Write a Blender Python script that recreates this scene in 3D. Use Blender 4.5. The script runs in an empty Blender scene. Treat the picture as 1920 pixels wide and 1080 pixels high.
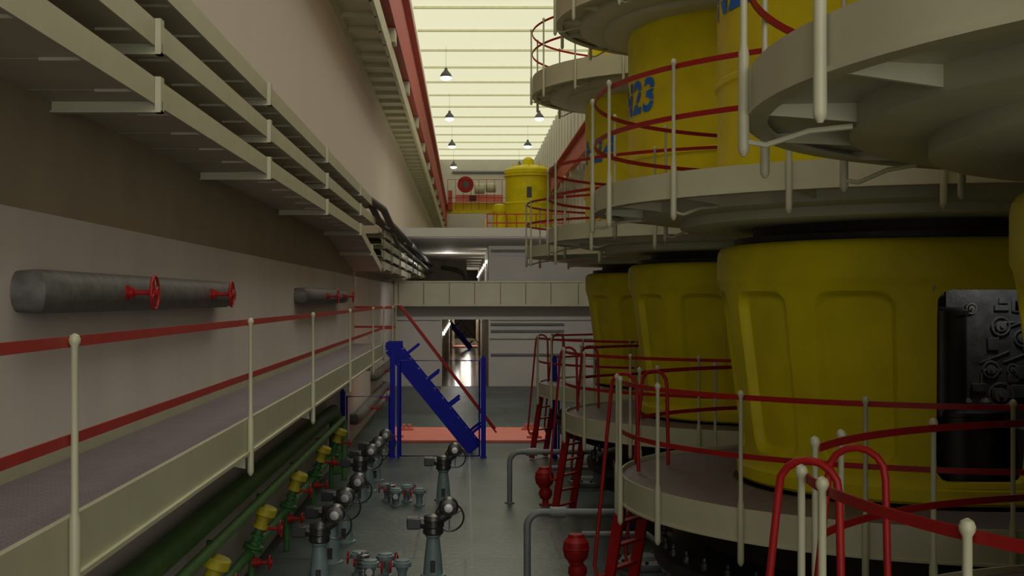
import bpy, bmesh, math, random
from mathutils import Vector, Matrix
random.seed(7)
PI=math.pi; R_=math.radians
G=3.9
C=bpy.context.scene.collection
sc=bpy.context.scene
sc.view_settings.view_transform='Standard'

# ---------------------------------------------------------------- materials
def lin(c):
    o=[]
    for v in c:
        v/=255.0
        o.append(v/12.92 if v<=0.04045 else ((v+0.055)/1.055)**2.4)
    return (*o,1)
def mat(name,rgb,rough=.5,metal=0,var=.12,scale=3,bump=.0,bscale=40,emit=0,spec=.5,streak=False,ergb=None):
    m=bpy.data.materials.new(name); m.use_nodes=True
    nt=m.node_tree; b=nt.nodes['Principled BSDF']
    c=lin(rgb)
    b.inputs['Roughness'].default_value=rough; b.inputs['Metallic'].default_value=metal
    b.inputs['Specular IOR Level'].default_value=spec
    tc=nt.nodes.new('ShaderNodeTexCoord'); mp=nt.nodes.new('ShaderNodeMapping')
    nt.links.new(tc.outputs['Object'],mp.inputs['Vector'])
    if streak: mp.inputs['Scale'].default_value=(1,1,.3)
    n=nt.nodes.new('ShaderNodeTexNoise'); n.inputs['Scale'].default_value=scale; n.inputs['Detail'].default_value=6
    nt.links.new(mp.outputs['Vector'],n.inputs['Vector'])
    r=nt.nodes.new('ShaderNodeValToRGB'); r.color_ramp.elements[0].position=.3; r.color_ramp.elements[1].position=.7
    r.color_ramp.elements[0].color=tuple(max(0,v*(1-var)) for v in c[:3])+(1,)
    r.color_ramp.elements[1].color=tuple(min(1,v*(1+var)) for v in c[:3])+(1,)
    nt.links.new(n.outputs['Fac'],r.inputs['Fac']); nt.links.new(r.outputs['Color'],b.inputs['Base Color'])
    if bump>0:
        n2=nt.nodes.new('ShaderNodeTexNoise'); n2.inputs['Scale'].default_value=bscale; n2.inputs['Detail'].default_value=4
        nt.links.new(tc.outputs['Object'],n2.inputs['Vector'])
        bp=nt.nodes.new('ShaderNodeBump'); bp.inputs['Strength'].default_value=bump; bp.inputs['Distance'].default_value=.02
        nt.links.new(n2.outputs['Fac'],bp.inputs['Height']); nt.links.new(bp.outputs['Normal'],b.inputs['Normal'])
    if emit>0:
        b.inputs['Emission Strength'].default_value=emit
        if ergb: b.inputs['Emission Color'].default_value=lin(ergb)
        else: nt.links.new(r.outputs['Color'],b.inputs['Emission Color'])
    return m
def overlay_brick(m,scale,bw,rh,mortar,c1,c2,cm,off=.35):
    nt=m.node_tree; b=nt.nodes['Principled BSDF']
    tc=nt.nodes.new('ShaderNodeTexCoord'); bk=nt.nodes.new('ShaderNodeTexBrick')
    bk.inputs['Scale'].default_value=scale; bk.offset=off; bk.inputs['Brick Width'].default_value=bw; bk.inputs['Row Height'].default_value=rh
    bk.inputs['Mortar Size'].default_value=mortar; bk.inputs['Mortar Smooth'].default_value=.2
    bk.inputs['Color1'].default_value=(c1,c1,c1,1); bk.inputs['Color2'].default_value=(c2,c2,c2,1); bk.inputs['Mortar'].default_value=(cm,cm,cm,1)
    nt.links.new(tc.outputs['Object'],bk.inputs['Vector'])
    mx=nt.nodes.new('ShaderNodeMix'); mx.data_type='RGBA'; mx.blend_type='MULTIPLY'; mx.inputs[0].default_value=1
    src=b.inputs['Base Color'].links[0].from_socket
    nt.links.new(src,mx.inputs[6]); nt.links.new(bk.outputs['Color'],mx.inputs[7]); nt.links.new(mx.outputs[2],b.inputs['Base Color'])
    return m
M={}
M['wall']=mat('white_plaster',(194,186,179),.7,var=.08,scale=.8,bump=.15,streak=True)
M['wallup']=mat('upper_plaster',(196,186,174),.75,var=.03,scale=.3,streak=True)
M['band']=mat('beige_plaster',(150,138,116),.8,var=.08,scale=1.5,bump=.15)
M['far']=mat('far_plaster',(196,192,184),.7,var=.07,scale=.6)
M['cream']=mat('cream_paint',(168,166,138),.45,var=.06,scale=3)
M['creamtray']=mat('tray_paint',(174,166,146),.6,var=.08,scale=2)
M['plat']=mat('platform_paint',(180,177,148),.45,var=.07,scale=1.6)
M['yellow']=mat('yellow_paint',(212,197,12),.5,var=.11,scale=1.6,bump=.04,bscale=30,spec=.3)
M['yel2']=mat('yellow_valve_paint',(168,156,26),.5,var=.2,scale=9)
M['red']=mat('red_paint',(142,18,16),.5,var=.12,scale=5,spec=.3)
M['rail']=mat('red_rail_paint',(150,46,40),.55,var=.1,scale=5,spec=.3)
M['crane']=mat('crane_beam_red',(165,62,50),.6,var=.08,scale=1)
M['blue']=mat('blue_paint',(4,18,148),.5,var=.12,scale=4,spec=.2)
M['ink']=mat('blue_stencil_ink',(10,105,215),.6,var=.1,scale=6)
M['green']=mat('green_paint',(82,122,66),.55,var=.15,scale=4,spec=.4)
M['dgreen']=mat('dark_green_paint',(52,100,48),.55,var=.15,scale=6,spec=.4)
M['salmon']=mat('salmon_paint',(214,116,98),.6,var=.08,scale=2)
M['deck']=overlay_brick(mat('checker_deck_paint',(112,98,104),.55,var=.1,scale=3,bump=.4,bscale=90),10,.9,.45,.06,1.05,.95,.62,.5)
M['pipe']=mat('scuffed_grey_pipe',(92,90,87),.6,metal=.0,var=.28,scale=9,bump=.08,spec=.3)
M['gpipe']=mat('grey_pipe',(112,116,116),.5,metal=.1,var=.15,scale=6)
M['teal']=mat('teal_grey_paint',(102,120,120),.5,var=.15,scale=8)
M['gun']=mat('gunmetal',(74,72,70),.32,metal=.7,var=.3,scale=14,bump=.2)
M['steel']=mat('bright_steel',(155,153,148),.3,metal=.8,var=.2,scale=12)
M['black']=mat('black_enamel',(28,28,30),.35,var=.3,scale=4)
M['dark']=mat('dark_iron',(44,39,36),.5,metal=.3,var=.3,scale=5,bump=.3)
M['mach']=mat('grey_machinery',(72,72,74),.6,metal=.1,var=.4,scale=9,bump=.3,bscale=30)
M['machl']=mat('light_machinery',(104,104,104),.5,metal=.2,var=.3,scale=12)
M['seam']=mat('seam_brown',(140,104,96),.6)
M['lamp']=mat('lamp_enamel',(80,82,86),.4,metal=.3)
M['glow']=mat('lit_glass',(255,250,235),.5,var=.01,emit=3)
M['tube']=mat('lit_tube',(255,245,225),.5,var=.01,emit=4)
M['tubeb']=mat('bright_lit_tube',(255,240,215),.5,var=.01,emit=14)
M['panel']=mat('ceiling_daylight_panel',(120,120,105),.6,var=.05,scale=.25,emit=.88,ergb=(238,236,200))
M['beam']=mat('ceiling_beam_glow_paint',(190,186,150),.6,emit=.3,ergb=(210,208,168))  # weak emission makes the beams look lit; they are no lamps
M['orange']=mat('polished_grey_floor',(140,130,116),.12,var=.1,scale=1)
M['floor']=overlay_brick(mat('worn_green_floor_paint',(70,80,78),.36,var=.38,scale=.7,bump=.3,bscale=9,spec=.4),.5,1.1,1.2,.012,1.12,.72,.35)

# ---------------------------------------------------------------- mesh builder
class MB:
    def __init__(s): s.v=[]; s.f=[]
    def add(s,vs,fs):
        o=len(s.v); s.v+= [tuple(v) for v in vs]; s.f+=[tuple(i+o for i in f) for f in fs]; return s
    def box(s,x0,x1,y0,y1,z0,z1):
        return s.add([(x0,y0,z0),(x1,y0,z0),(x1,y1,z0),(x0,y1,z0),(x0,y0,z1),(x1,y0,z1),(x1,y1,z1),(x0,y1,z1)],
          [(0,3,2,1),(4,5,6,7),(0,1,5,4),(1,2,6,5),(2,3,7,6),(3,0,4,7)])
    def bar(s,a,b,wx,wz,up=(0,0,1)):
        a=Vector(a);b=Vector(b);d=(b-a).normalized();u=Vector(up)
        if abs(d.dot(u))>.98: u=Vector((0,1,0))
        sx=d.cross(u).normalized()*wx/2; sz=sx.cross(d).normalized()*wz/2
        vs=[p+i*sx+j*sz for p in(a,b) for i,j in((-1,-1),(1,-1),(1,1),(-1,1))]
        return s.add(vs,[(0,3,2,1),(4,5,6,7),(0,1,5,4),(1,2,6,5),(2,3,7,6),(3,0,4,7)])
    def tube(s,pts,r,n=12,closed=False):
        P=[Vector(p) for p in pts]; m=len(P); rs=r if isinstance(r,(list,tuple)) else [r]*m
        vs=[];fs=[];pu=None
        for i,p in enumerate(P):
            if closed: t=(P[(i+1)%m]-P[i-1])
            else: t=(P[min(i+1,m-1)]-P[max(i-1,0)])
            t.normalize()
            if pu is None:
                pu=Vector((0,0,1)) if abs(t.z)<.9 else Vector((1,0,0))
            u=(pu-t*pu.dot(t)).normalized(); pu=u; w=t.cross(u)
            for k in range(n):
                a=2*PI*k/n; vs.append(p+(u*math.cos(a)+w*math.sin(a))*rs[i])
        L=m if closed else m-1
        for i in range(L):
            j=(i+1)%m
            for k in range(n):
                fs.append((i*n+k,i*n+(k+1)%n,j*n+(k+1)%n,j*n+k))
        if not closed:
            fs.append(tuple(range(n))[::-1]); fs.append(tuple((m-1)*n+k for k in range(n)))
        return s.add(vs,fs)
    def lathe(s,prof,c=(0,0,0),n=32,axis='z',caps=True):
        vs=[];fs=[];c=Vector(c)
        for r,h in prof:
            for k in range(n):
                a=2*PI*k/n; x,y=r*math.cos(a),r*math.sin(a)
                if axis=='z': q=(x,y,h)
                elif axis=='x': q=(h,x,y)
                else: q=(y,h,x)
                vs.append(c+Vector(q))
        for i in range(len(prof)-1):
            for k in range(n):
                fs.append((i*n+k,i*n+(k+1)%n,(i+1)*n+(k+1)%n,(i+1)*n+k))
        if caps: fs.append(tuple(range(n))[::-1]); fs.append(tuple((len(prof)-1)*n+k for k in range(n)))
        return s.add(vs,fs)
    def ring(s,R0,R1,h0,h1,a0=0,a1=360,n=72,c=(0,0,0)):
        vs=[];fs=[];full=abs(a1-a0)>=359.9; m=n if full else n+1
        for i in range(m):
            a=R_(a0+(a1-a0)*i/n); sx,sy=-math.sin(a),-math.cos(a)
            for R,h in((R0,h0),(R1,h0),(R1,h1),(R0,h1)): vs.append((c[0]+R*sx,c[1]+R*sy,c[2]+h))
        for i in range(n):
            j=(i+1)%m
            for k in range(4): fs.append((i*4+k,i*4+(k+1)%4,j*4+(k+1)%4,j*4+k))
        if not full: fs.append((0,1,2,3)); fs.append(tuple((m-1)*4+k for k in(3,2,1,0)))
        return s.add(vs,fs)
    def torus(s,c,Rr,r,axis='x',n=28,m=8):
        pts=[]
        for k in range(n):
            a=2*PI*k/n; x,y=Rr*math.cos(a),Rr*math.sin(a)
            q={'x':(0,x,y),'y':(x,0,y),'z':(x,y,0)}[axis]
            pts.append(Vector(c)+Vector(q))
        return s.tube(pts,r,m,closed=True)
    def mesh(s,name,m):
        me=bpy.data.meshes.new(name); me.from_pydata(s.v,[],s.f)
        bm=bmesh.new(); bm.from_mesh(me); bmesh.ops.recalc_face_normals(bm,faces=bm.faces); bm.to_mesh(me); bm.free()
        me.materials.append(m); me.shade_smooth(); me.set_sharp_from_angle(angle=R_(33)); return me
    def build(s,name,m,parent=None,bevel=0):
        o=bpy.data.objects.new(name,s.mesh(name,m)); C.objects.link(o)
        if parent: o.parent=parent
        if bevel:
            b=o.modifiers.new('bevel','BEVEL'); b.width=bevel; b.segments=2; b.limit_method='ANGLE'
        return o
def B(): return MB()
def thing(name,label,cat,loc=(0,0,0),rz=0,group=None):
    o=bpy.data.objects.new(name,None); C.objects.link(o); o.location=loc; o.rotation_euler=(0,0,rz)
    o.empty_display_size=.2
    o['label']=label;o['category']=cat
    if group:o['group']=group
    return o
def tag(o,label,cat,group=None):
    o['label']=label;o['category']=cat
    if group:o['group']=group
    return o
def struct(name,mb,m):
    o=mb.build(name,m); o['kind']='structure'; return o
def copy_tree(src,loc,label,rz=None,group=None):
    r=src.copy(); C.objects.link(r); r.location=loc; r['label']=label
    if rz is not None: r.rotation_euler=(0,0,rz)
    if group: r['group']=group
    for ch in list(src.children):
        c=ch.copy(); C.objects.link(c); c.parent=r
        for g in list(ch.children):
            d=g.copy(); C.objects.link(d); d.parent=c
    return r
def H(h): return h+G

# ---------------------------------------------------------------- setting
XL=-3.1; XR=9.0; HC=17.5; YE=161
struct('floor',B().box(XL-.4,XR+.4,-8,57,H(-4.1),0),M['floor'])
struct('wall_left',B().box(XL-.5,XL,-8,57,H(-3.9),H(.63)),M['wall'])
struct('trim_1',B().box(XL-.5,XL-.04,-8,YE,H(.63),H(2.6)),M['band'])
struct('wall_left_upper',B().box(XL-.5,XL-.06,-8,YE,H(2.6),H(HC)),M['wallup'])
wr=B().box(XR,XR+.4,-8,YE,H(-3.9),H(HC))
y=0
while y<YE: wr.box(XR-.35,XR,y,y+1.2,H(3),H(HC)); y+=6.6/2
struct('wall_right',wr,M['far'])
struct('ceiling',B().box(XL-.4,XR+.4,-8,YE,H(HC),H(HC)+.1),M['panel'])
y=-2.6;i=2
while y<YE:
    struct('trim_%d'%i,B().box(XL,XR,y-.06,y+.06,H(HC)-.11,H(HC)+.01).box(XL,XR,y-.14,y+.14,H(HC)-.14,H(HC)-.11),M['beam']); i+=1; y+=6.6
struct('wall_far',B().box(XL-.4,XR+.4,YE,YE+.3,H(2.55),H(HC)),M['far'])
cw=B().box(XL,-1.03,57,57.5,H(-3.9),H(.75)).box(1.05,XR,57,57.5,H(-3.9),H(2.35)).box(-1.03,1.05,57,57.5,H(-.93),H(.75))
cw.box(-1.1,-1.03,56.95,57,H(-3.9),H(-.93)).box(1.05,1.12,56.95,57,H(-3.9),H(-.93))
struct('wall_cross',cw,M['far'])
struct('wall_corridor_left',B().box(-1.25,-1.03,57.5,140,H(-3.9),H(-.93)),M['band'])
struct('wall_corridor_right',B().box(1.05,1.25,57.5,140,H(-3.9),H(-.93)),M['band'])
struct('wall_corridor_end',B().box(-1.3,1.3,140,140.2,H(-3.9),H(-.93)),M['far'])
struct('floor_corridor',B().box(-1.25,1.25,57,140,H(-4.1),.004),M['orange'])
struct('ceiling_corridor',B().box(-1.3,1.3,57.5,140,H(-.93),H(-.8)),M['far'])
struct('floor_recess',B().box(XL,1.2,57.5,112,H(.5),H(.75)),M['far'])
struct('wall_recess_right',B().box(1.05,1.3,57.5,112,H(.75),H(2.35)),M['far'])
struct('wall_recess_end',B().box(XL,1.05,112,112.3,H(.75),H(2.35)),M['band'])
struct('wall_recess_partition',B().box(XL,.1,78,78.3,H(.75),H(2.35)),M['band'])
struct('floor_upper',B().box(XL,XR,47,YE,H(2.35),H(2.55)).box(XL,XR,46.9,47.2,H(2.28),H(2.6)),M['far'])
t=thing('bridge_beam','long pale panelled box beam spanning across the end wall, with thin upright seams','beam',(0,56,H(-.3)))
B().box(XL+.02,7.5,-.4,.6,0,1.05).box(XL+.02,7.5,-.5,.6,1.0,1.07).box(XL+.02,7.5,-.5,.6,-.03,.05).build('beam_body',M['plat'],t)
for px in(748,795,843,890,938,985,1032,1083):
    x=(px-872)/42.9; B().box(x-.018,x+.018,-.43,-.38,.05,1.0).build('seam_strip',M['seam'],t)
struct('trim_40',B().box(1.12,XR,56.86,57,H(-1.78),H(-1.70)).box(1.12,XR,56.86,57,H(-.95),H(-.88)).box(XL,-1.1,56.86,57,H(-.95),H(-.88)).box(1.05,XR,56.86,57,H(1.9),H(1.97)),M['far'])
struct('trim_43',B().box(.09,.12,4,57,.0,.004),M['teal'])

lg=B().box(XL-.1,-2.2,-8,YE,H(7.12),H(7.3)).box(-2.26,-2.15,-8,YE,H(7.0),H(7.5))
lg.box(XL-.1,XL+.05,-8,YE,H(6.95),H(7.12))
y=2
while y<YE: lg.box(XL+.0,-2.2,y,y+.14,H(7.0),H(7.13)); y+=1.75
struct('trim_41',lg,M['plat'])
lg=B().box(XL-.05,-2.55,-8,YE,H(7.3),H(11.0)); y=1
while y<YE: lg.box(-2.56,-2.28,y,y+.25,H(7.3),H(8.0)); y+=1.75
struct('trim_42',lg,M['band'])
def crane_beam(xw,xo,h0,h1,label,side):
    t=thing('crane_runway_beam',label,'crane beam',(0,0,H(h0)))
    hh=h1-h0; xa,xb=min(xw,xo),max(xw,xo); s=1 if xo>xw else -1
    B().box(xw-.04,xw+.04,-8,YE-.5,.08,hh-.08).box(xa-.1,xb,-8,YE-.5,0,.09).box(xa-.1,xb,-8,YE-.5,hh-.09,hh).build('girder',M['crane'],t)
    B().box(xw-.05,xw+.05,-8,YE-.5,hh,hh+.15).build('rail_head',M['steel'],t)
    y=19.5
    while y<YE-3:
        B().box(min(side,xo-s*.02),max(side,xo-s*.02),y-.4,y+.4,-.42,-.01).build('corbel',M['plat'],t)
        y+=9.2
    return t
crane_beam(-2.3,-2.03,7.95,10.9,'long red crane runway beam high along the left wall',-2.5)
crane_beam(7.9,7.6,9.3,11.2,'red crane runway beam along the ribbed right wall',XR)

# ---------------------------------------------------------------- pendant lamps
def lampm():
    t=thing('pendant_lamp','', 'lamp',(0,0,0))
    B().lathe([(.01,.5),(.08,.48),(.13,.3),(.2,.22),(.34,.05),(.42,-.12),(.42,-.16),(.36,-.16)]).build('lamp_shade',M['lamp'],t)
    B().lathe([(.40,-.15),(.36,-.28),(.2,-.38),(.02,-.41)]).build('lamp_glass',M['glow'],t)
    B().tube([(0,0,.48),(0,0,1.95)],.008,8).build('rod',M['lamp'],t)
    return t
lp=lampm(); lp.location=(-1.32,88.6,H(15.5)); lp['label']='largest, nearest domed pendant lamp hanging in front of the ceiling, left row'
lp['group']='domed pendant lamps'
names={108.8:'second nearest',128.7:'third nearest',148.8:'farthest'}
for yy,nm in names.items():
    copy_tree(lp,(-1.32,yy,H(15.5)),'%s domed pendant lamp in the left row under the ceiling'%nm)
for yy,nm in zip((108.8,128.7,148.8),('nearest','middle','farthest')):
    copy_tree(lp,(6.3,yy,H(15.5)),'%s of the three domed pendant lamps in the right row'%nm)

# ---------------------------------------------------------------- cable trays
def tray(h,y0,y1,label,brs,x0=XL-.05,x1=-2.35,h2=None):
    t=thing('cable_tray',label,'cable tray',(0,0,H(h)))
    dh=0 if h2 is None else h2-h
    def zz(y): return dh*(y-y0)/(y1-y0)
    m=B(); y=y0
    while y<y1-.05:
        e=min(y+1.2,y1)-.02
        m.add([(x0,y,zz(y)+.09),(x1,y,zz(y)+.09),(x1,e,zz(e)+.09),(x0,e,zz(e)+.09),(x0,y,zz(y)+.115),(x1,y,zz(y)+.115),(x1,e,zz(e)+.115),(x0,e,zz(e)+.115)],
          [(0,3,2,1),(4,5,6,7),(0,1,5,4),(1,2,6,5),(2,3,7,6),(3,0,4,7)])
        m.box(x1-.3,x1-.02,e-.03,e+.025,zz(e)+.07,zz(e)+.09)
        y+=1.2
    m.build('tray_bottom',M['creamtray'],t)
    m=B()
    xx=x1-.01
    m.bar((xx,y0,.165),(xx,y1,.165+dh),.025,.2)
    m.bar((xx-.03,y0,.265),(xx-.03,y1,.265+dh),.07,.015)
    m.bar((xx-.04,y0,.10),(xx-.04,y1,.10+dh),.09,.012)
    m.build('side_lip',M['cream'],t)
    for y in brs:
        z=zz(y)
        B().box(x0,x1+.05,y-.05,y+.05,z,z+.015).box(x0,x1+.05,y-.008,y+.008,z+.015,z+.088).box(x1+.005,x1+.05,y-.055,y+.055,z,z+.27).build('bracket',M['cream'],t)
    return t
BR=[3.4,9.73,15.2,21.6,28.5]
tray(1.41,-4,28.6,'lowest cream cable tray on the left wall above the walkway',BR)
tray(1.85,-4,33.5,'middle cream cable tray of the three on the left wall',BR)
tray(2.29,-4,33.5,'topmost cream cable tray of the three on the left wall',BR)
tray(1.41,28.7,36,'short cable tray sloping down after the lowest wall tray',[32],h2=.68)
for k,h in enumerate((.80,1.12,1.44,1.76)):
    tray(h,36.3,55.4 if k==0 else 77,'%s of the four distant trays along the left wall under the slab'%('lowest','second lowest','third lowest','topmost')[k],[37,41,46,51] if k==0 else [37,41,46,51,57.6,63,70])
for k,(x,h,y0) in enumerate(((-2.02,2.02,34.5),(-2.32,2.13,34.0),(-2.0,1.6,38.0))):
    m=B().tube([(x-.5,y0-2.6,h+.55),(x-.1,y0-1.2,h+.3),(x,y0,h),(x,77,h)],(.095,.09,.06)[k],14)
    for v in range(len(m.v)): m.v[v]=(m.v[v][0],m.v[v][1],m.v[v][2]+G)
    tag(m.build('dark_pipe',M['pipe']),('dark thick pipe running under the far slab beside the distant trays','dark thick pipe nearest the wall under the far slab','thinner dark pipe below the two thick ones under the slab')[k],'pipe')

# ---------------------------------------------------------------- wall pipes with handwheels
def wheel_parts(par,x,y,h,xr,rad=.135,nm='handwheel',col='red'):
    hw=B().torus((x,y,h),rad,.013,'x')
    for k in range(4):
        a=PI/2*k+.4; hw.tube([(x,y,h),(x+.0,y+rad*math.cos(a),h+rad*math.sin(a))],.009,6)
    hw.lathe([(.03,-.02),(.03,.03)],(x,y,h),10,'x'); hw.build(nm,M[col],par)
    B().lathe([(.062,xr),(.062,xr+.06),(.045,xr+.065),(.045,xr+.1),(.022,xr+.11),(.022,x)],(0,y,h),14,'x').build('valve_stem',M[col],par)
def wallpipe(x,h,y0,y1,r,ws,label):
    t=thing('wall_pipe',label,'pipe',(0,0,H(0)))
    n=18; pts=[(XL-.05,y0,h),(x-.02,y0+.04,h)]+[(x,y0+.16+(y1-y0-.32)*k/n,h) for k in range(n+1)]+[(x-.02,y1-.04,h),(XL-.05,y1,h)]
    B().tube(pts,[r*.9]+[r]*(len(pts)-2)+[r*.9],32).build('pipe_body',M['pipe'],t)
    for y in ws: wheel_parts(t,x+.38,y,h,x+r*.7)
    return t
wallpipe(-2.95,.05,8.85,15.8,.155,[10.6,14.1],'large scuffed grey pipe on the left wall, nearest, with two red handwheels')
wallpipe(-2.95,.05,23.3,31.0,.155,[25.9,29.4],'shorter-looking grey pipe farther along the left wall beyond the nearest one')
wallpipe(-2.95,-3.25,34.5,48,.16,[38,42,46],'grey pipe low on the left wall near the floor behind the blue barrier')
wallpipe(-2.95,-2.55,42,54,.15,[45,50],'grey pipe below the far end of the walkway on the left wall')

# ---------------------------------------------------------------- walkway
t=thing('walkway','long raised walkway along the left wall with cream posts and red rails','walkway',(0,0,H(0)))
XW=-2.15
B().box(XL+.01,XW-.02,-4,35,-1.27,-1.23).box(XW-.03,-1.9,33.4,35,-1.27,-1.23).build('deck',M['deck'],t)
B().box(XW-.04,XW,-4,33.4,-1.52,-1.19).box(XW-.04,XW+.03,-4,33.4,-1.54,-1.51).box(-1.93,-1.89,33.4,35,-1.52,-1.19).box(XW,-1.9,33.4,33.44,-1.52,-1.19).build('fascia',M['cream'],t)
B().box(XL+.005,XL+.04,-4,35,-1.26,-1.12).build('wall_toe_strip',M['cream'],t)
def post(m,x,y,h0,h1,r=.021):
    m.lathe([(.012,h0-.03),(r*1.5,h0),(r*1.55,h0+.02),(r*1.45,h0+.55*(h1-h0)*.62),(r,h0+.6*(h1-h0)*.62),(r*.95,h1-.06),(r*1.5,h1-.04),(r*1.6,h1-.02),(r*1.2,h1),(.005,h1+.012)],(x,y,0),14)
PY=[1.3,6.95,12.65,17.85,23.6,29.5]
for y in PY:
    m=B(); post(m,XW+.03,y,-1.72,-.2); m.build('post',M['cream'],t)
    B().add([(XW-.02,y-.02,-1.52),(XW-.02,y+.02,-1.52),(XW-.7,y+.02,-1.52),(XW-.7,y-.02,-1.52),(XW-.02,y-.02,-1.68),(XW-.02,y+.02,-1.68),(XW-.7,y+.02,-1.54),(XW-.7,y-.02,-1.54)],
      [(0,1,2,3),(4,7,6,5),(0,4,5,1),(1,5,6,2),(2,6,7,3),(3,7,4,0)]).build('gusset',M['cream'],t)
for x,y in((XW+.03,33.4),(-1.89,33.42),(-1.89,35),(XL+.05,35)):
    m=B(); post(m,x,y,-1.6,-.2); m.build('post',M['cream'],t)
for h in(-.235,-.77):
    B().box(XW-.012,XW+.0,-4,33.4,h-.03,h+.03).box(XW,-1.9,33.39,33.41,h-.03,h+.03).box(-1.92,-1.91,34.0,35,h-.03,h+.03).box(XL+.04,-1.9,34.99,35.0,h-.03,h+.03).build('rail',M['rail'],t)

# ---------------------------------------------------------------- blue stair
def stair(loc,label):
    t=thing('stair',label,'stairs',loc)
    for yy in(-.48,.48):
        m=B(); m.bar((-1.86,yy,2.66),(.24,yy,.08),.05,.38,up=(0,0,1)); m.box(-2.0,-1.62,yy-.025,yy+.025,2.6,2.8)
        m.build('stringer',M['blue'],t)
    for k in range(10):
        f=(k+.6)/10.4; B().box(-1.86+2.1*f-.1,-1.86+2.1*f+.17,-.46,.46,2.76-2.66*f-.02,2.76-2.66*f+.015).build('tread',M['blue'],t)
    for yy in(-.48,.48):
        for f in(.12,.37,.62,.88):
            x=-1.86+2.1*f;z=2.72-2.68*f
            B().bar((x,yy,z),(x+.42,yy,z+.33),.05,.07).build('rail_post',M['blue'],t)
        B().tube([(-1.75,yy,3.72),(-1.66,yy,3.72),(.79,yy,.52)],.022,10).build('handrail',M['red'],t)
    return t
st=stair((0,32.8,0),'blue steel stair with red handrail coming down from the walkway behind the barrier')
copy_tree(st,(.2,98,0),'distant blue stair seen small through the corridor opening')
t=thing('barrier','blue steel barrier of posts and thin rectangular frames across the hall','barrier',(0,31.4,0))
for x,top in((-3.0,1.62),(-1.78,2.45),(.45,2.45),(2.2,2.45)):
    B().box(x-.06,x+.06,-.05,.05,0,top).box(x-.035,x+.035,-.035,.035,top,top+.06).box(x-.08,x+.08,-.06,.06,.0,.03).build('post',M['blue'],t)
B().box(-1.67,-1.6,-.04,.04,0,2.3).build('post',M['blue'],t)
for x0,x1,z0,z1 in((-1.58,.35,.04,2.38),(-2.9,-1.86,.04,1.5),(2.3,3.2,.08,2.42)):
    B().tube([(x0,0,z0),(x1,0,z0),(x1,0,z1),(x0,0,z1)],.024,8,closed=True).build('frame',M['blue'],t)
t=thing('floor_plate','flat salmon painted floor plate behind the blue stair','plate',(0,36.4,0))
B().box(-2.2,2.3,-1.75,1.75,.0,.07).build('plate',M['salmon'],t,.01)
for x,y in((-1.7,.9),(-1.9,-1.0),(1.85,1.0),(1.9,-1.2)):
    B().box(x-.2,x+.2,y-.12,y+.12,.07,.13).box(x-.12,x-.04,y-.08,y+.08,.13,.24).box(x+.04,x+.12,y-.08,y+.08,.13,.24).build('lifting_lug',M['salmon'],t)
tag(B().box(-1.0,1.0,102,106,.005,.07).build('floor_plate',M['salmon']),'salmon floor plate far inside the corridor','plate')

# ---------------------------------------------------------------- green pipework
def arc(c,r,a0,a1,n=8,plane='yz'):
    out=[]
    for i in range(n+1):
        a=R_(a0+(a1-a0)*i/n); u,v=r*math.cos(a),r*math.sin(a)
        out.append((c[0],c[1]+u,c[2]+v) if plane=='yz' else (c[0]+u,c[1],c[2]+v))
    return out
x,h=-2.9,H(-2.47)
tag(B().tube([(x,-2,h),(x,28.2,h)]+arc((x,28.2,h-.4),.4,90,0)+[(x,28.6,0.01)],.14,20).build('green_pipe',M['green']),'thickest green pipe running along the wall under the walkway','pipe')
x,h=-2.6,H(-2.56)
tag(B().tube([(x,-2,h),(x,27.3,h)]+arc((x,27.3,h-.25),.25,90,0)+[(x,27.55,.01)],.06,14).build('green_pipe',M['green']),'slim green pipe beside the thickest one under the walkway','pipe')
x,h=-2.78,H(-3.28)
tag(B().tube([(x,-2,h),(x,28.0,h)],.065,14).build('green_pipe',M['dgreen']),'lowest green pipe carrying the yellow-capped valves','pipe')
t0=thing('capped_valve','','valve',(0,0,0),group='yellow capped green valves along the pipe')
lx,lh=-2.75,H(-3.25)
m=B()
a=Vector((lx,0,lh));b=Vector((-2.6,.0,H(-2.80)));d=(b-a)
m.tube([a,a+d*.25,a+d*.26,a+d*.6,a+d*.61,b],[.075,.075,.055,.055,.07,.07],14)
m.build('valve_body',M['dgreen'],t0)
for q in(0.02,.12,.42):
    p=a+d*q; n=d.normalized(); B().tube([p-n*.018,p+n*.018],.13 if q<.3 else .085,16).build('flange',M['dgreen'],t0)
n=d.normalized()
mm=B()
mm.tube([b+n*.0,b+n*.012,b+n*.11,b+n*.122],[.13,.145,.145,.13],20); mm.tube([b-n*.12,b],[.085,.085],16)
mm.build('yellow_cap',M['yel2'],t0)
B().tube([b-n*.17,b-n*.12],[.1,.1],16).build('neck',M['yel2'],t0)
B().tube([(lx-.01,0,lh),(lx-.01,0,.01)],.045,12).build('riser',M['dgreen'],t0)
B().tube([(lx+.05,.25,H(-2.56)),(lx+.05,.25,lh)],.04,12).build('riser',M['dgreen'],t0)
wheel_parts(t0,-2.4,.1,H(-2.99),-2.68,.1); wheel_parts(t0,-2.5,-.15,H(-3.38),-2.72,.085,)
ys=[13.3,16.55,19.8,23.3,26.4]
nm=['nearest yellow capped green valve, at the bottom edge under the walkway','second nearest yellow capped green valve beside the walkway','middle one of the five yellow capped green valves','fourth yellow capped green valve from the front','farthest yellow capped green valve, near the pipe bend']
t0.location=(0,ys[0],0); t0['label']=nm[0]
for y,l in zip(ys[1:],nm[1:]): copy_tree(t0,(0,y,0),l)

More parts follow.
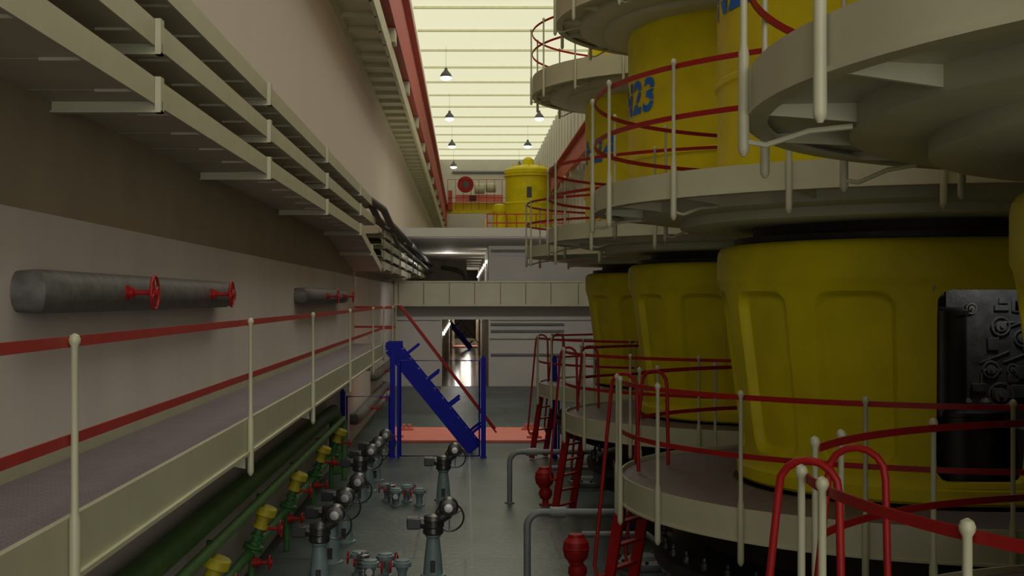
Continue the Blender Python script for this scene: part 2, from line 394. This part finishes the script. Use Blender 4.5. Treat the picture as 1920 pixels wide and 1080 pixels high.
# ---------------------------------------------------------------- actuators on pedestals
def actuator():
    t=thing('valve_actuator','','valve actuator',(0,0,0))
    B().lathe([(.18,0),(.18,.03),(.14,.035),(.118,.3),(.09,.54),(.11,.56),(.11,.6)],n=20).build('pedestal',M['teal'],t)
    B().box(-.035,.035,-.145,-.09,.08,.24).build('pedestal_slot',M['dark'],t)
    B().lathe([(.13,.59),(.145,.61),(.14,.68),(.155,.7),(.155,.8),(.12,.85),(.05,.87)],n=20).build('gearbox',M['gun'],t)
    B().lathe([(.05,-.37),(.095,-.36),(.095,-.2),(.08,-.19),(.08,-.08)],(0,-.02,.75),18,'x').build('motor',M['gun'],t)
    B().box(-.36,-.17,-.13,-.07,.68,.82).build('terminal_box',M['black'],t,.008)
    B().tube([(.06,0,.78),(.14,-.02,.85),(.22,-.02,.9)],.085,14).build('neck',M['gun'],t)
    B().lathe([(.04,-.16),(.115,-.14),(.14,-.05),(.135,.03),(.11,.1),(.03,.13)],(.22,0,.98),20,'y').lathe([(.05,-.18),(.05,-.15)],(.22,0,.98),14,'y').build('motor_dome',M['gun'],t)
    B().lathe([(.03,-.19),(.06,-.188),(.06,-.175)],(.22,0,.98),14,'y').build('end_cap',M['steel'],t)
    w=B().torus((.23,.06,.82),.2,.013,'y',32,8)
    for k in range(3):
        a=2*PI*k/3+.5; w.tube([(.23,.06,.82),(.23+.2*math.cos(a),.06,.82+.2*math.sin(a))],.009,6)
    w.build('handwheel',M['gun'],t); return t
ac=actuator()
pl=[(-.45,18.0,'lone nearer pedestal actuator right of the floor valves'),(-.42,24.8,'lone farther pedestal actuator in front of the blue barrier'),
(-1.98,17.4,'front actuator of the near cluster of three beside the green valves'),(-1.98,18.9,'middle actuator of the near cluster of three beside the green valves'),(-1.93,20.5,'rear actuator of the near cluster of three'),
(-2.02,24.6,'front actuator of the far cluster of three by the blue barrier'),(-1.97,25.9,'middle actuator of the far cluster of three by the blue barrier'),(-1.92,27.4,'rear actuator of the far cluster of three by the blue barrier')]
ac.location=(pl[0][0],pl[0][1],0); ac['label']=pl[0][2]; ac['group']='pedestal valve actuators'
for x,y,l in pl[1:]: copy_tree(ac,(x,y,0),l)

def floorvalve():
    t=thing('floor_valve','','valve',(0,0,0))
    B().lathe([(.1,0),(.1,.03),(.06,.04),(.06,.16),(.08,.2),(.08,.24)],n=18).build('body',M['teal'],t)
    B().lathe([(.12,.24),(.125,.26),(.125,.3),(.1,.31),(.1,.33),(.05,.34)],n=18).build('bonnet',M['teal'],t)
    B().lathe([(.05,-.2),(.05,-.12),(.035,-.11),(.035,0)],(0,0,.2),12,'y').build('side_port',M['steel'],t)
    w=B().torus((.16,-.02,.24),.09,.01,'x',20,6)
    w.tube([(.05,-.02,.24),(.17,-.02,.24)],.014,8)
    for k in range(3):
        a=2*PI*k/3; w.tube([(.16,-.02,.24),(.16,-.02+.09*math.cos(a),.24+.09*math.sin(a))],.007,6)
    w.build('handwheel',M['red'],t); return t
fv=floorvalve(); first=True
for yb,gl in((17.6,'near'),(24.2,'far')):
    for x,dy,rz,l in((-1.5,.5,PI,'leftmost'),(-1.3,-.1,0,'second from left'),(-.86,-.1,PI,'rightmost'),(-1.12,.35,PI*.1,'rear')):
        lab='%s of the four short teal floor valves in the %s group'%(l,gl)
        if first: fv.location=(x,yb+dy,0); fv.rotation_euler=(0,0,rz); fv['label']=lab; fv['group']='short floor valves'; first=False
        else: copy_tree(fv,(x,yb+dy,0),lab,rz)
def coil(y,l):
    t=thing('regulator_valve',l,'valve',(-1.42,y,0))
    B().lathe([(.06,0),(.06,.2),(.04,.21),(.04,.36)],n=14).build('steel_body',M['steel'],t)
    for k in range(5): B().torus((0,0,.12+.05*k),.085,.016,'z',20,6).build('clamp',M['steel'],t)
    for q in(-.13,.13): B().torus((q,-.03,.22),.06,.009,'x',16,6).tube([(0,-.03,.22),(q,-.03,.22)],.012,8).build('handwheel',M['red'],t)
coil(17.9,'shiny steel regulator with red wheels in the near floor valve group')
coil(24.6,'shiny steel regulator with red wheels in the far floor valve group')

def gp(d,l):
    t=thing('bent_pipe',l,'pipe',(0,d,0))
    B().tube([(.85,0,.0),(.85,0,.78)]+arc((1.05,0,.78),.2,180,90,8,'xz')+[(2.6,0,.98),(3.1,.4,.98)],.05,16).build('pipe_run',M['gpipe'],t)
    B().lathe([(.075,0),(.075,.22)],(1.16,0,.98),18,'x').build('sleeve',M['gpipe'],t)
    B().lathe([(.09,0),(.09,.03)],(.85,0,0),18,'z').build('floor_flange',M['gpipe'],t)
    B().tube([(1.6,.1,.66),(2.5,.1,.66),(2.8,-.3,.45),(3.0,-.6,.1)],.045,12).build('lower_pipe',M['gpipe'],t)
    return t
gp(17.5,'nearer grey pipe rising from the floor and bending toward the generators')
gp(24.4,'farther grey pipe rising from the floor and bending toward the generators')
def rf(d,l):
    t=thing('red_filter',l,'filter',(1.50,d,0))
    B().lathe([(.05,.72),(.1,.72),(.11,.70),(.11,.68),(.165,.62),(.18,.52),(.16,.41),(.1,.34),(.1,.32)],n=22).build('upper_bowl',M['red'],t)
    B().lathe([(.06,.33),(.09,.31),(.125,.27),(.13,.2),(.1,.13),(.06,.1),(.06,.03),(.12,.03),(.12,0)],(.02,0,0),n=22).build('lower_bowl',M['red'],t)
    B().torus((0,0,.53),.178,.01,'z').build('band',M['red'],t)
rf(17.3,'nearer bulbous red filter standing beside the grey bent pipe')
rf(24.2,'farther bulbous red filter standing beside the grey bent pipe')

# ---------------------------------------------------------------- generators
XC=5.15; D=[6.24,14.24,22.24,30.24]
def pol(R,phi,h): a=R_(phi); return (-R*math.sin(a),-R*math.cos(a),H(h))
HO=[0,4,7,8.2,8.8,9.2,9.6,10.0,10.4,10.8,11.2,11.7,13.2]
OFF=[-15]+[-o for o in HO[::-1] if o>0]+HO
def br(h):
    K=[(-2.0,1.95),(-1.99,2.05),(-1.96,2.08),(-1.84,2.08),(-1.8,2.05),(-1.76,2.04),(-1.6,2.05),(.1,2.27),(.15,2.28),(.19,2.298),(.22,2.3),(.46,2.3),(.52,2.29),(.56,2.26),(.585,2.2),(.6,2.05)]
    for i in range(len(K)-1):
        if K[i][0]<=h<=K[i+1][0]: return K[i][1]+(K[i+1][1]-K[i][1])*(h-K[i][0])/(K[i+1][0]-K[i][0])
    return K[-1][1] if h>0 else K[0][1]
ROWS=[-2.0,-1.99,-1.96,-1.84,-1.8,-1.76,-1.73,-1.70]+[-1.67+.025*k for k in range(8)]
h_=-1.38
while h_<-.16: ROWS.append(h_); h_+=.11
ROWS+=[-.12+.02*k for k in range(12)]+[.12,.15,.19,.22,.46,.52,.56,.585,.6]
def mask(o,h):
    hw=.415; hh=.87; cr=.19; hc=-.785
    qx=abs(o)*R_(1)*2.17-(hw-cr); qy=abs(h-hc)-(hh-cr)
    dd=math.hypot(max(qx,0),max(qy,0))+min(max(qx,qy),0)-cr
    u=max(0,min(1,-dd/.075)); return u*u*(3-2*u)
def lower_casing(window):
    m=B(); ang=[(8+30*k+o,o,k) for k in range(12) for o in OFF]; n=len(ang)
    vs=[]
    for h in ROWS:
        r=br(h)
        for a,o,k in ang:
            rr=r-(.10*mask(o,h) if not (window and k==0) else 0)
            vs.append(pol(rr,a,h))
    fs=[]
    for i in range(len(ROWS)-1):
        for j in range(n):
            a,o,k=ang[j]
            if window and k==0 and -15.01<=o<10.7 and ROWS[i]>=-1.801 and ROWS[i+1]<=.121: continue
            fs.append((i*n+j,i*n+(j+1)%n,(i+1)*n+(j+1)%n,(i+1)*n+j))
    fs.append(tuple((len(ROWS)-1)*n+k for k in range(n)))
    m.add(vs,fs); return m.mesh('lower_casing',M['yellow'])
LC=lower_casing(False); LCW=lower_casing(True)
def window_frame():
    m=B(); N=64; vs=[]
    def rr(t,ho,hh):
        a=2*PI*t; x,y=math.cos(a),math.sin(a); s=1/max(abs(x),abs(y)); return x*s*ho,y*s*hh
    hc=-.84
    rings=[]
    for (ho,hh,dr,rd) in((13.4,.975,.006,0),(12.2,.925,.008,1),(12.2,.925,-.12,1)):
        ring=[]
        for i in range(N):
            x,y=rr(i/N+1/128,ho,hh)
            if rd:
                cr=.13; sx=cr/(R_(1)*2.2)
                ax,ay=abs(x)-(ho-sx),abs(y)-(hh-cr)
                if ax>0 and ay>0:
                    u,v=ax/sx,ay/cr; L=math.hypot(u,v)
                    if L>1: x=math.copysign(ho-sx+u/L*sx,x); y=math.copysign(hh-cr+v/L*cr,y)
            h=hc+y
            ring.append(pol(max(br(h),2.04)+dr,5.6+x,h))
        rings.append(ring)
    for r in rings: vs+=r
    fs=[]
    for k in range(2):
        for i in range(N): fs.append((k*N+i,k*N+(i+1)%N,(k+1)*N+(i+1)%N,(k+1)*N+i))
    m.add(vs,fs); return m
def numbermesh(txt,ph0):
    cu=bpy.data.curves.new('txt','FONT'); cu.body=txt; cu.size=.76; cu.align_x='CENTER'; cu.offset=.02; cu.shear=.12; cu.space_character=1.08
    o=bpy.data.objects.new('txt',cu); C.objects.link(o)
    dg=bpy.context.evaluated_depsgraph_get(); me=bpy.data.meshes.new_from_object(o.evaluated_get(dg))
    bpy.data.objects.remove(o)
    bm=bmesh.new(); bm.from_mesh(me)
    for yy in(.145,.17,.34,.365):
        bmesh.ops.bisect_plane(bm,geom=bm.verts[:]+bm.edges[:]+bm.faces[:],plane_co=(0,yy,0),plane_no=(0,1,0))
    dl=[f for f in bm.faces if .146<f.calc_center_median().y<.169 or .341<f.calc_center_median().y<.364]
    bmesh.ops.delete(bm,geom=dl,context='FACES')
    k=-1.0
    while k<1:
        bmesh.ops.bisect_plane(bm,geom=bm.verts[:]+bm.edges[:]+bm.faces[:],plane_co=(k,0,0),plane_no=(1,0,0)); k+=.06
    for v in bm.verts:
        phi=ph0-math.degrees(v.co.x/2.3); v.co=Vector(pol(2.315,phi,3.14+v.co.y))
    bm.to_mesh(me); bm.free(); me.materials.clear(); me.materials.append(M['ink']); return me
UC=B().lathe([(2.2,H(1.1)),(2.3,H(1.12)),(2.3,H(2.34)),(2.33,H(2.36)),(2.33,H(2.42)),(2.3,H(2.44)),(2.3,H(4.5)),(2.27,H(4.62)),(2.18,H(4.72)),(2.0,H(4.76))],n=96).mesh('upper_casing',M['yellow'])
CAP=B().lathe([(2.2,H(5.1)),(2.24,H(5.15)),(2.24,H(5.85)),(2.2,H(5.98)),(2.08,H(6.06)),(1.2,H(6.1)),(.5,H(6.2))],n=96).mesh('top_cap',M['yellow'])
NECK=B().lathe([(1.9,H(.58)),(2.12,H(.6)),(2.12,H(.66)),(1.9,H(.67)),(1.9,H(1.12))],n=72).mesh('neck_ring',M['dark'])
NECK2=B().lathe([(1.9,H(4.74)),(1.9,H(5.12))],n=64).mesh('upper_neck',M['dark'])
bb=B().lathe([(1.9,0),(1.9,.25),(1.7,.3),(1.7,.8),(3.0,.95),(3.02,1.0),(3.02,1.1),(2.8,1.15),(2.5,1.2),(2.5,1.5),(2.62,1.52),(2.62,1.6),(2.2,1.62),(2.2,H(-2.03))],n=72)
BASE=bb.mesh('pump_base',M['dark'])
bb=B()
for k in range(48):
    a=R_(k*7.5); bb.lathe([(.035,1.0),(.035,1.19),(.02,1.2),(.02,1.24)],(-2.92*math.sin(a),-2.92*math.cos(a),0),6)
for k in range(24):
    a=R_(k*15); bb.bar((-1.8*math.sin(a),-1.8*math.cos(a),.5),(-2.9*math.sin(a),-2.9*math.cos(a),.86),.05,.3)
BOLT=bb.mesh('bolt_circle',M['gun'])
def linkm(name,me,par):
    o=bpy.data.objects.new(name,me); C.objects.link(o); o.parent=par; return o
ord_=['nearest generator at the right edge, mostly hidden by its platforms','yellow generator with a rectangular opening showing dark machinery','yellow generator stencilled N23 behind the one with the opening','farthest yellow generator of the near row, stencilled N24']
for i,d in enumerate(D):
    t=thing('generator',ord_[i],'generator',(XC,d,0),group='yellow generators in the near row')
    linkm('lower_casing',LCW if i==1 else LC,t); linkm('upper_casing',UC,t); linkm('top_cap',CAP,t)
    linkm('neck_ring',NECK,t); linkm('upper_neck',NECK2,t); pb=linkm('pump_base',BASE,t); linkm('bolt_circle',BOLT,pb)
    linkm('number_marking',numbermesh('N2%d'%(i+1),(77,80,79,69)[i]),t)
    if i==1:
        window_frame().build('opening_frame',M['yellow'],t)
        B().ring(1.86,1.9,H(-1.95),H(.5),22,350,n=60).ring(.0,1.9,H(-1.97),H(-1.93),n=48).ring(.3,1.9,H(.46),H(.5),n=48).build('inner_shade_liner',M['black'],t)  # black shell added to keep the inside of the casing dark
        B().lathe([(1.0,H(-1.95)),(1.0,H(-1.2)),(.94,H(-1.18)),(.94,H(-.5)),(1.0,H(-.48)),(1.0,H(.5))],n=48).build('inner_core',M['mach'],t)
        B().lathe([(.24,H(-1.15)),(.24,H(-.16)),(.26,H(-.16)),(.26,H(-.12)),(.2,H(-.09)),(.02,H(-.08))],(-.42,-1.52,0),28).build('black_tank',M['black'],t)
        B().lathe([(.42,H(-1.92)),(.42,H(-1.16)),(.44,H(-1.15)),(.44,H(-1.11)),(.38,H(-1.08)),(.1,H(-1.06))],(-.2,-1.42,0),32).build('black_drum',M['black'],t)
        B().lathe([(.3,H(-1.92)),(.3,H(-1.3)),(.32,H(-1.29)),(.28,H(-1.24)),(.1,H(-1.22))],(.5,-1.4,0),32).build('black_drum',M['black'],t)
        for q in(-.4,-.2,-.02): B().lathe([(.04,H(-1.1)),(.04,H(-1.04)),(.055,H(-1.02)),(.03,H(-.98))],(q,-1.62,0),10).build('drum_stud',M['machl'],t)
        B().box(-.25,.85,-1.2,-1.15,H(-1.95),H(.1)).build('machinery_panel',M['mach'],t)
        random.seed(3)
        for px,hh,rr in((.3,-.28,.09),(.2,-.72,.08),(.3,-.98,.12),(.0,-.1,.05),(.52,-.4,.08),(.42,-.72,.05)):
            B().torus((px,-1.22,H(hh)),rr,.012,'y',24,6).lathe([(rr*.6,-.03),(rr*.6,.03)],(px,-1.21,H(hh)),16,'y').lathe([(rr*.2,-.05),(rr*.2,-.03)],(px,-1.21,H(hh)),10,'y').build('gauge',M['machl'],t)
        for k in range(10):
            x0=random.uniform(-.1,.7); h0=random.uniform(-1.2,-.2)
            if k%2: pts=[(x0,-1.2,H(h0)),(x0,-1.21,H(h0+.2)),(x0+.04,-1.21,H(h0+.24)),(x0+.2,-1.21,H(h0+.24))]
            else: pts=[(x0,-1.2,H(h0)),(x0+.05,-1.21,H(h0+.02)),(x0+.3,-1.21,H(h0+.12))]
            B().tube(pts,random.choice([.008,.014]),8).build('inner_pipe',M['machl'] if k%2 else M['mach'],t)
        for k in range(16):
            x0=random.uniform(-.1,.65); h0=random.uniform(-1.2,-.05)
            B().box(x0,x0+random.uniform(.06,.16),-1.23,-1.2,H(h0),H(h0)+random.uniform(.05,.14)).build('relay_box',M['mach'],t,.008)

def platform(R,hd,label,first_phi,gap,hr_top,hr_mid,depth,loc,rim_up):
    t=thing('ring_platform',label,'platform',loc)
    B().ring(2.32 if hd>-1 else 2.12,R-.02,H(hd)-.04,H(hd),n=96).build('deck',M['deck'] if hd<0 else M['plat'],t)
    B().ring(R-.02,R,H(hd)-depth,H(hd)+rim_up,n=96).ring(R-.1,R+.015,H(hd)-depth-.015,H(hd)-depth+.01,n=96).build('rim',M['plat'],t)
    if hd>-1:
        B().ring(2.6,R-.02,H(hd)-depth+.04,H(hd)-depth+.06,n=96).build('underside_plate',M['plat'],t)
        z=H(hd)-depth
        B().lathe([(1.92,z-.2),(2.7,z-.2),(2.72,z-.19),(2.72,z-.1),(3.12,z-.09),(3.14,z-.08),(3.14,z+.05)],n=96,caps=False).build('stepped_ring',M['plat'],t)
    for k in range(18):
        a=first_phi+20*k
        if k%2==0 or hd>0:
            ca=R_(a); s,c=-math.sin(ca),-math.cos(ca); w=.015; px,py=-c*w,s*w
            if hd>0: r0,r1=3.13,R-.03; z=H(hd)-depth+.05; q=[(r0,z-.11),(r1,z-.06),(r1,z),(r0,z)]
            else: r0,r1=2.35,R-.03; z=H(hd)-.03; q=[(r0,z-.2),(r1,z-depth+.06),(r1,z),(r0,z)]
            vs=[(r*s+sg*px,r*c+sg*py,zz) for sg in(-1,1) for r,zz in q]
            B().add(vs,[(0,1,2,3),(7,6,5,4),(0,4,5,1),(1,5,6,2),(2,6,7,3),(3,7,4,0)]).build('gusset',M['plat'],t)
        if gap and gap[0]<a%360<gap[1]: continue
        p=pol(R+.035,a,0); m=B(); post(m,p[0],p[1],H(hd)-depth-.2,H(hr_top)+.06,.0195 if hd>0 else .0205); m.build('post',M['cream'],t)
        if hd>0 and k%2==0:
            p0=pol(R+.03,a,hd-depth-.15);p1=pol(R-.08,a,hd-depth-.17);p2=pol(R-.3,a,hd-depth-.1);p3=pol(R-.52,a,hd-depth-.08)
            B().tube([p0,p1,p2,p3],.016,8).build('stay',M['plat'],t)
    a0,a1=(gap[1],gap[0]+360) if gap else (0,360)
    for h in(hr_top,hr_mid):
        B().ring(R+.0,R+.012,H(h)-.025,H(h)+.025,a0,a1,n=120).build('rail',M['red'],t)
    if gap:
        for a in gap:
            p=pol(R+.035,a,0); m=B(); post(m,p[0],p[1],H(hd)-depth-.17,H(hr_top)+.06,.0205); m.build('post',M['cream'],t)
    return t
who=['the nearest generator at the right edge','the generator with the open window','generator N23','the farthest near-row generator N24']
pr=[(3.4,-2.02,'lowest',8.5,(96,120),-.925,-1.475,.25,.05),(3.68,1.18,'middle',18,None,2.23,1.74,.2,.04),(3.55,5.2,'topmost',10,None,6.3,5.8,.4,.04)]
for (R,hd,nm_,fp,gap,ht,hm,dep,ru) in pr:
    src=None
    for i,d in enumerate(D):
        lab='%s cream ring platform with red rails around %s'%(nm_,who[i])
        if src is None: src=platform(R,hd,lab,fp,gap,ht,hm,dep,(XC,d,0),ru); src['group']='ring platforms around the generators'
        else: copy_tree(src,(XC,d,0),lab)
def ladder(loc,label):
    t=thing('ladder',label,'ladder',loc)
    n=Vector((-.8,.6,0));w=Vector((.6,.8,0));Mp=Vector((-3.08,.95,0))
    def P(s,q,h): v=Mp+n*s+w*q; return (v.x,v.y,H(h))
    for q in(-.3,.3):
        B().bar(P(.02,q,-2.1),P(.34,q,-3.88),.05,.13,up=(-.8,.6,0)).build('stringer',M['red'],t)
    for k in range(6):
        h=-2.35-.28*k; s=.02+(.32)*(-2.1-h)/1.78
        B().bar(P(s,-.3,h),P(s,.3,h),.09,.03).build('rung',M['red'],t)
    for q in(-.365,.365):
        pts=[P(.24,q,-3.25),P(.36,q,-3.28),P(.40,q,-3.15),P(.17,q,-1.05)]
        for k in range(1,8):
            a=PI*k/8; pts.append(P(.0+.17*math.cos(a),q,-1.03+.16*math.sin(a)))
        pts+=[P(-.17,q,-1.05),P(-.19,q,-2.0)]
        B().tube(pts,.022,12).build('handrail',M['red'],t)
    return t
L0=ladder((XC,D[0],0),'red ladder with hooped handrails at '+who[0]); L0['group']='red ladders up to the lowest ring platforms'
for i in(1,2,3): copy_tree(L0,(XC,D[i],0),'red ladder with hooped handrails at '+who[i])
def cover(loc,label):
    t=thing('floor_cover',label,'cover',loc)
    B().lathe([(.4,0),(.4,.06),(.34,.07),(.34,.12),(.42,.13),(.42,.17),(.2,.18),(.18,.24),(.05,.26)],n=32).build('flange',M['gpipe'],t)
    for k in range(12):
        a=PI*k/6; B().lathe([(.025,.17),(.025,.21)],(.36*math.cos(a),.36*math.sin(a),0),6).build('bolt',M['dark'],t)
    return t
c0=cover((2.55,18.3,0),'bolted round grey floor cover beyond the ladder of the generator with the open window'); 
copy_tree(c0,(2.55,26.3,0),'bolted round grey floor cover beyond the ladder of generator N23')

# ---------------------------------------------------------------- far end
t=thing('far_generator','small-looking yellow generator on the upper floor at the far end','generator',(5.42,110,H(2.55)))
B().lathe([(2.1,0),(2.1,5.6),(1.95,5.7),(1.95,8.1),(2.03,8.15),(2.03,8.45),(1.9,8.6),(1.0,8.85),(.5,8.95),(.45,9.4),(.2,9.6)],n=56).build('casing',M['yellow'],t)
for h in(5.5,7.9): B().ring(1.95,2.12,h,h+.12,n=56).build('band',M['yellow'],t)
B().box(-.2,.2,-2.0,-1.9,6.0,6.9).build('hatch',M['black'],t)
for k in range(8): 
    a=R_(k*45); B().box(-.05+1.3*math.cos(a),.05+1.3*math.cos(a),-.05+1.3*math.sin(a),.05+1.3*math.sin(a),8.75,9.1).build('lug',M['yellow'],t)
t=thing('yellow_tank','short yellow tank standing left of the far generator','tank',(2.85,106,H(2.55)))
B().lathe([(.55,0),(.55,5.0),(.5,5.2),(.2,5.3)],n=32).build('tank_body',M['yellow'],t); B().ring(.54,.6,4.6,4.75,n=32).build('band',M['yellow'],t)
t=thing('railing','red railing at the edge of the upper floor in front of the far generator','railing',(0,55,H(2.55)))
for x in [0.95+.42*k for k in range(9)]: B().box(x-.02,x+.02,-.02,.02,0,1.1).build('post',M['red'],t)
for h in(1.08,.7,.4): B().box(.93,4.35,-.015,.015,h-.025,h+.025).build('rail',M['red'],t)
tag(B().box(.8,.95,54.0,54.3,H(2.55),H(3.0)).box(.84,.9,54.1,54.2,H(3.0),H(3.4)).build('bollard',M['yel2']),'small yellow bollard at the left end of the red railing','bollard')
t=thing('bridge_crane','overhead crane with yellow girder and red walkway machinery at the far end','crane',(0,150,H(0)))
B().box(-2.1,7.5,-.5,.5,10.0,10.25).box(-2.1,7.5,-.1,.1,10.25,11.2).build('girder',M['yellow'],t)
B().box(-1.95,-1.5,-1.5,1.5,10.3,12.55).build('end_truck',M['crane'],t)
B().box(7.0,7.5,-1.5,1.5,10.3,12.55).build('end_truck',M['crane'],t)
B().box(-1.1,4.4,-.9,-.3,11.3,12.1).build('trolley',M['salmon'],t)
B().box(.5,1.3,-1.0,-.91,11.4,12.0).build('number_plate',M['dark'],t)
B().lathe([(.4,-.3),(.95,-.28),(.95,.0),(.4,.02)],(.06,-1.2,13.25),28,'y').build('cable_drum',M['red'],t)
B().lathe([(.4,-.33),(.4,-.3)],(.06,-1.2,13.25),20,'y').build('drum_hub',M['mach'],t)
B().lathe([(.5,0),(.62,.1),(.62,1.1),(.5,1.2)],(1.1,-1,12.8),24,'x').build('hoist_motor',M['cream'],t)
B().lathe([(.4,0),(.55,.1),(.55,1.1),(.4,1.2)],(2.4,-1,12.9),24,'x').build('hoist_motor',M['cream'],t)
for x in [-2+.9*k for k in range(10)]: B().box(x-.025,x+.025,-1.6,-1.52,10.3,13.8 if k%2 else 12.0).build('rail_post',M['red'],t)
for h in(11.1,11.7,13.8): B().box(-2.0,6.2,-1.6,-1.54,h-.025,h+.025).build('crane_rail',M['red'],t)
tag(B().tube([(-1.6,YE-.18,H(15.9)),(5.2,YE-.18,H(15.9))],.17,14).build('duct',M['gpipe']),'thin grey duct high on the far end wall','duct')
for h,x1,l in((2.12,3.2,'grey conduit on the end wall just under the upper slab'),(-1.15,4.4,'upper grey conduit on the end wall right of the corridor'),(-1.45,4.4,'middle grey conduit on the end wall right of the corridor'),(-2.5,4.4,'lowest grey conduit on the end wall right of the corridor')):
    tag(B().tube([(1.15,56.94,H(h)),(x1,56.94,H(h))],.055,10).build('conduit',M['gpipe']),l,'conduit')
for k in range(6):
    tag(B().box(-1.03,-.94,58+4.5*k,59.6+4.5*k,H(-1.66),H(-1.54)).build('wall_light',M['tube']),'small lit tube light in the row on the corridor wall','light','lit tubes along the lower corridor')
for k,yy in enumerate((112,120)):
    tag(B().box(-.35,.35,yy,yy+3,H(-1.02),H(-.94)).build('corridor_ceiling_light',M['tubeb']),'%s bright ceiling light reflected in the corridor floor'%('nearer','farther')[k],'light')
for k in range(8):
    tag(B().box(.96,1.05,60+6*k,61.8+6*k,H(1.7),H(1.8)).build('wall_light',M['tube']),'small lit tube light in the row under the upper slab','light','lit tubes under the upper slab')
tag(B().tube([(-1.4,77.8,H(1.9)),(-.6,77.4,H(1.75)),(-.1,77.4,H(1.55)),(.05,77.4,H(1.2)),(.05,77.4,H(.75))],.13,12).build('bent_duct',M['pipe']),'dark bent duct under the upper slab','duct')

# ---------------------------------------------------------------- lights, world, camera
def area(loc,sx,sy,e,col=(1,.96,.9),rot=(0,0,0)):
    l=bpy.data.lights.new('fill_area_light','AREA'); l.shape='RECTANGLE'; l.size=sx; l.size_y=sy; l.energy=e; l.color=col
    o=bpy.data.objects.new('fill_area_light',l); C.objects.link(o); o.location=loc; o.rotation_euler=rot; return o
def point(loc,e,r=.0,col=(1,.95,.88)):
    l=bpy.data.lights.new('fill_point_light','POINT'); l.energy=e; l.color=col; l.shadow_soft_size=r
    o=bpy.data.objects.new('fill_point_light',l); C.objects.link(o); o.location=loc; return o
area((3,30,H(17.2)),10,70,2600)  # added fill below the ceiling panels, out of view
area((1.5,47.6,H(2.15)),7,.3,140,(1,.93,.85),rot=(R_(62),0,0))  # unseen fill behind the slab edge, added to brighten the cross wall
point((-.5,85,H(-1.3)),80); point((.3,105,H(-1.3)),90)  # unseen point fills added to brighten the corridor
point((-.9,66,H(1.9)),55); point((-.9,100,H(1.9)),60)  # sizeless fill under the slab, no fixture modelled
point((XC+.25,D[1]-1.7,H(.3)),7,.05,(1,1,1))  # unseen fill added to light the machinery in the opening
s=bpy.data.lights.new('rear_fill_sun','SUN'); s.energy=1.4; s.angle=R_(50); s.color=(1,.97,.91)  # soft sun added as frontal fill through the open rear of the hall
so=bpy.data.objects.new('rear_fill_sun',s); C.objects.link(so); so.location=(4,-20,12)
so.rotation_euler=Vector((-.12,1,-.10)).to_track_quat('-Z','Y').to_euler()
w=bpy.data.worlds.new('world'); sc.world=w; w.use_nodes=True
w.node_tree.nodes['Background'].inputs[0].default_value=(.92,.9,.85,1); w.node_tree.nodes['Background'].inputs[1].default_value=.65
cd=bpy.data.cameras.new('camera'); cam=bpy.data.objects.new('camera',cd); C.objects.link(cam)
cam.location=(0,0,G); cam.rotation_euler=(PI/2,0,0); cd.sensor_width=36; cd.lens=45; cd.shift_x=88/1920; cd.shift_y=20/1920; cd.clip_start=.05; cd.clip_end=400
sc.camera=cam
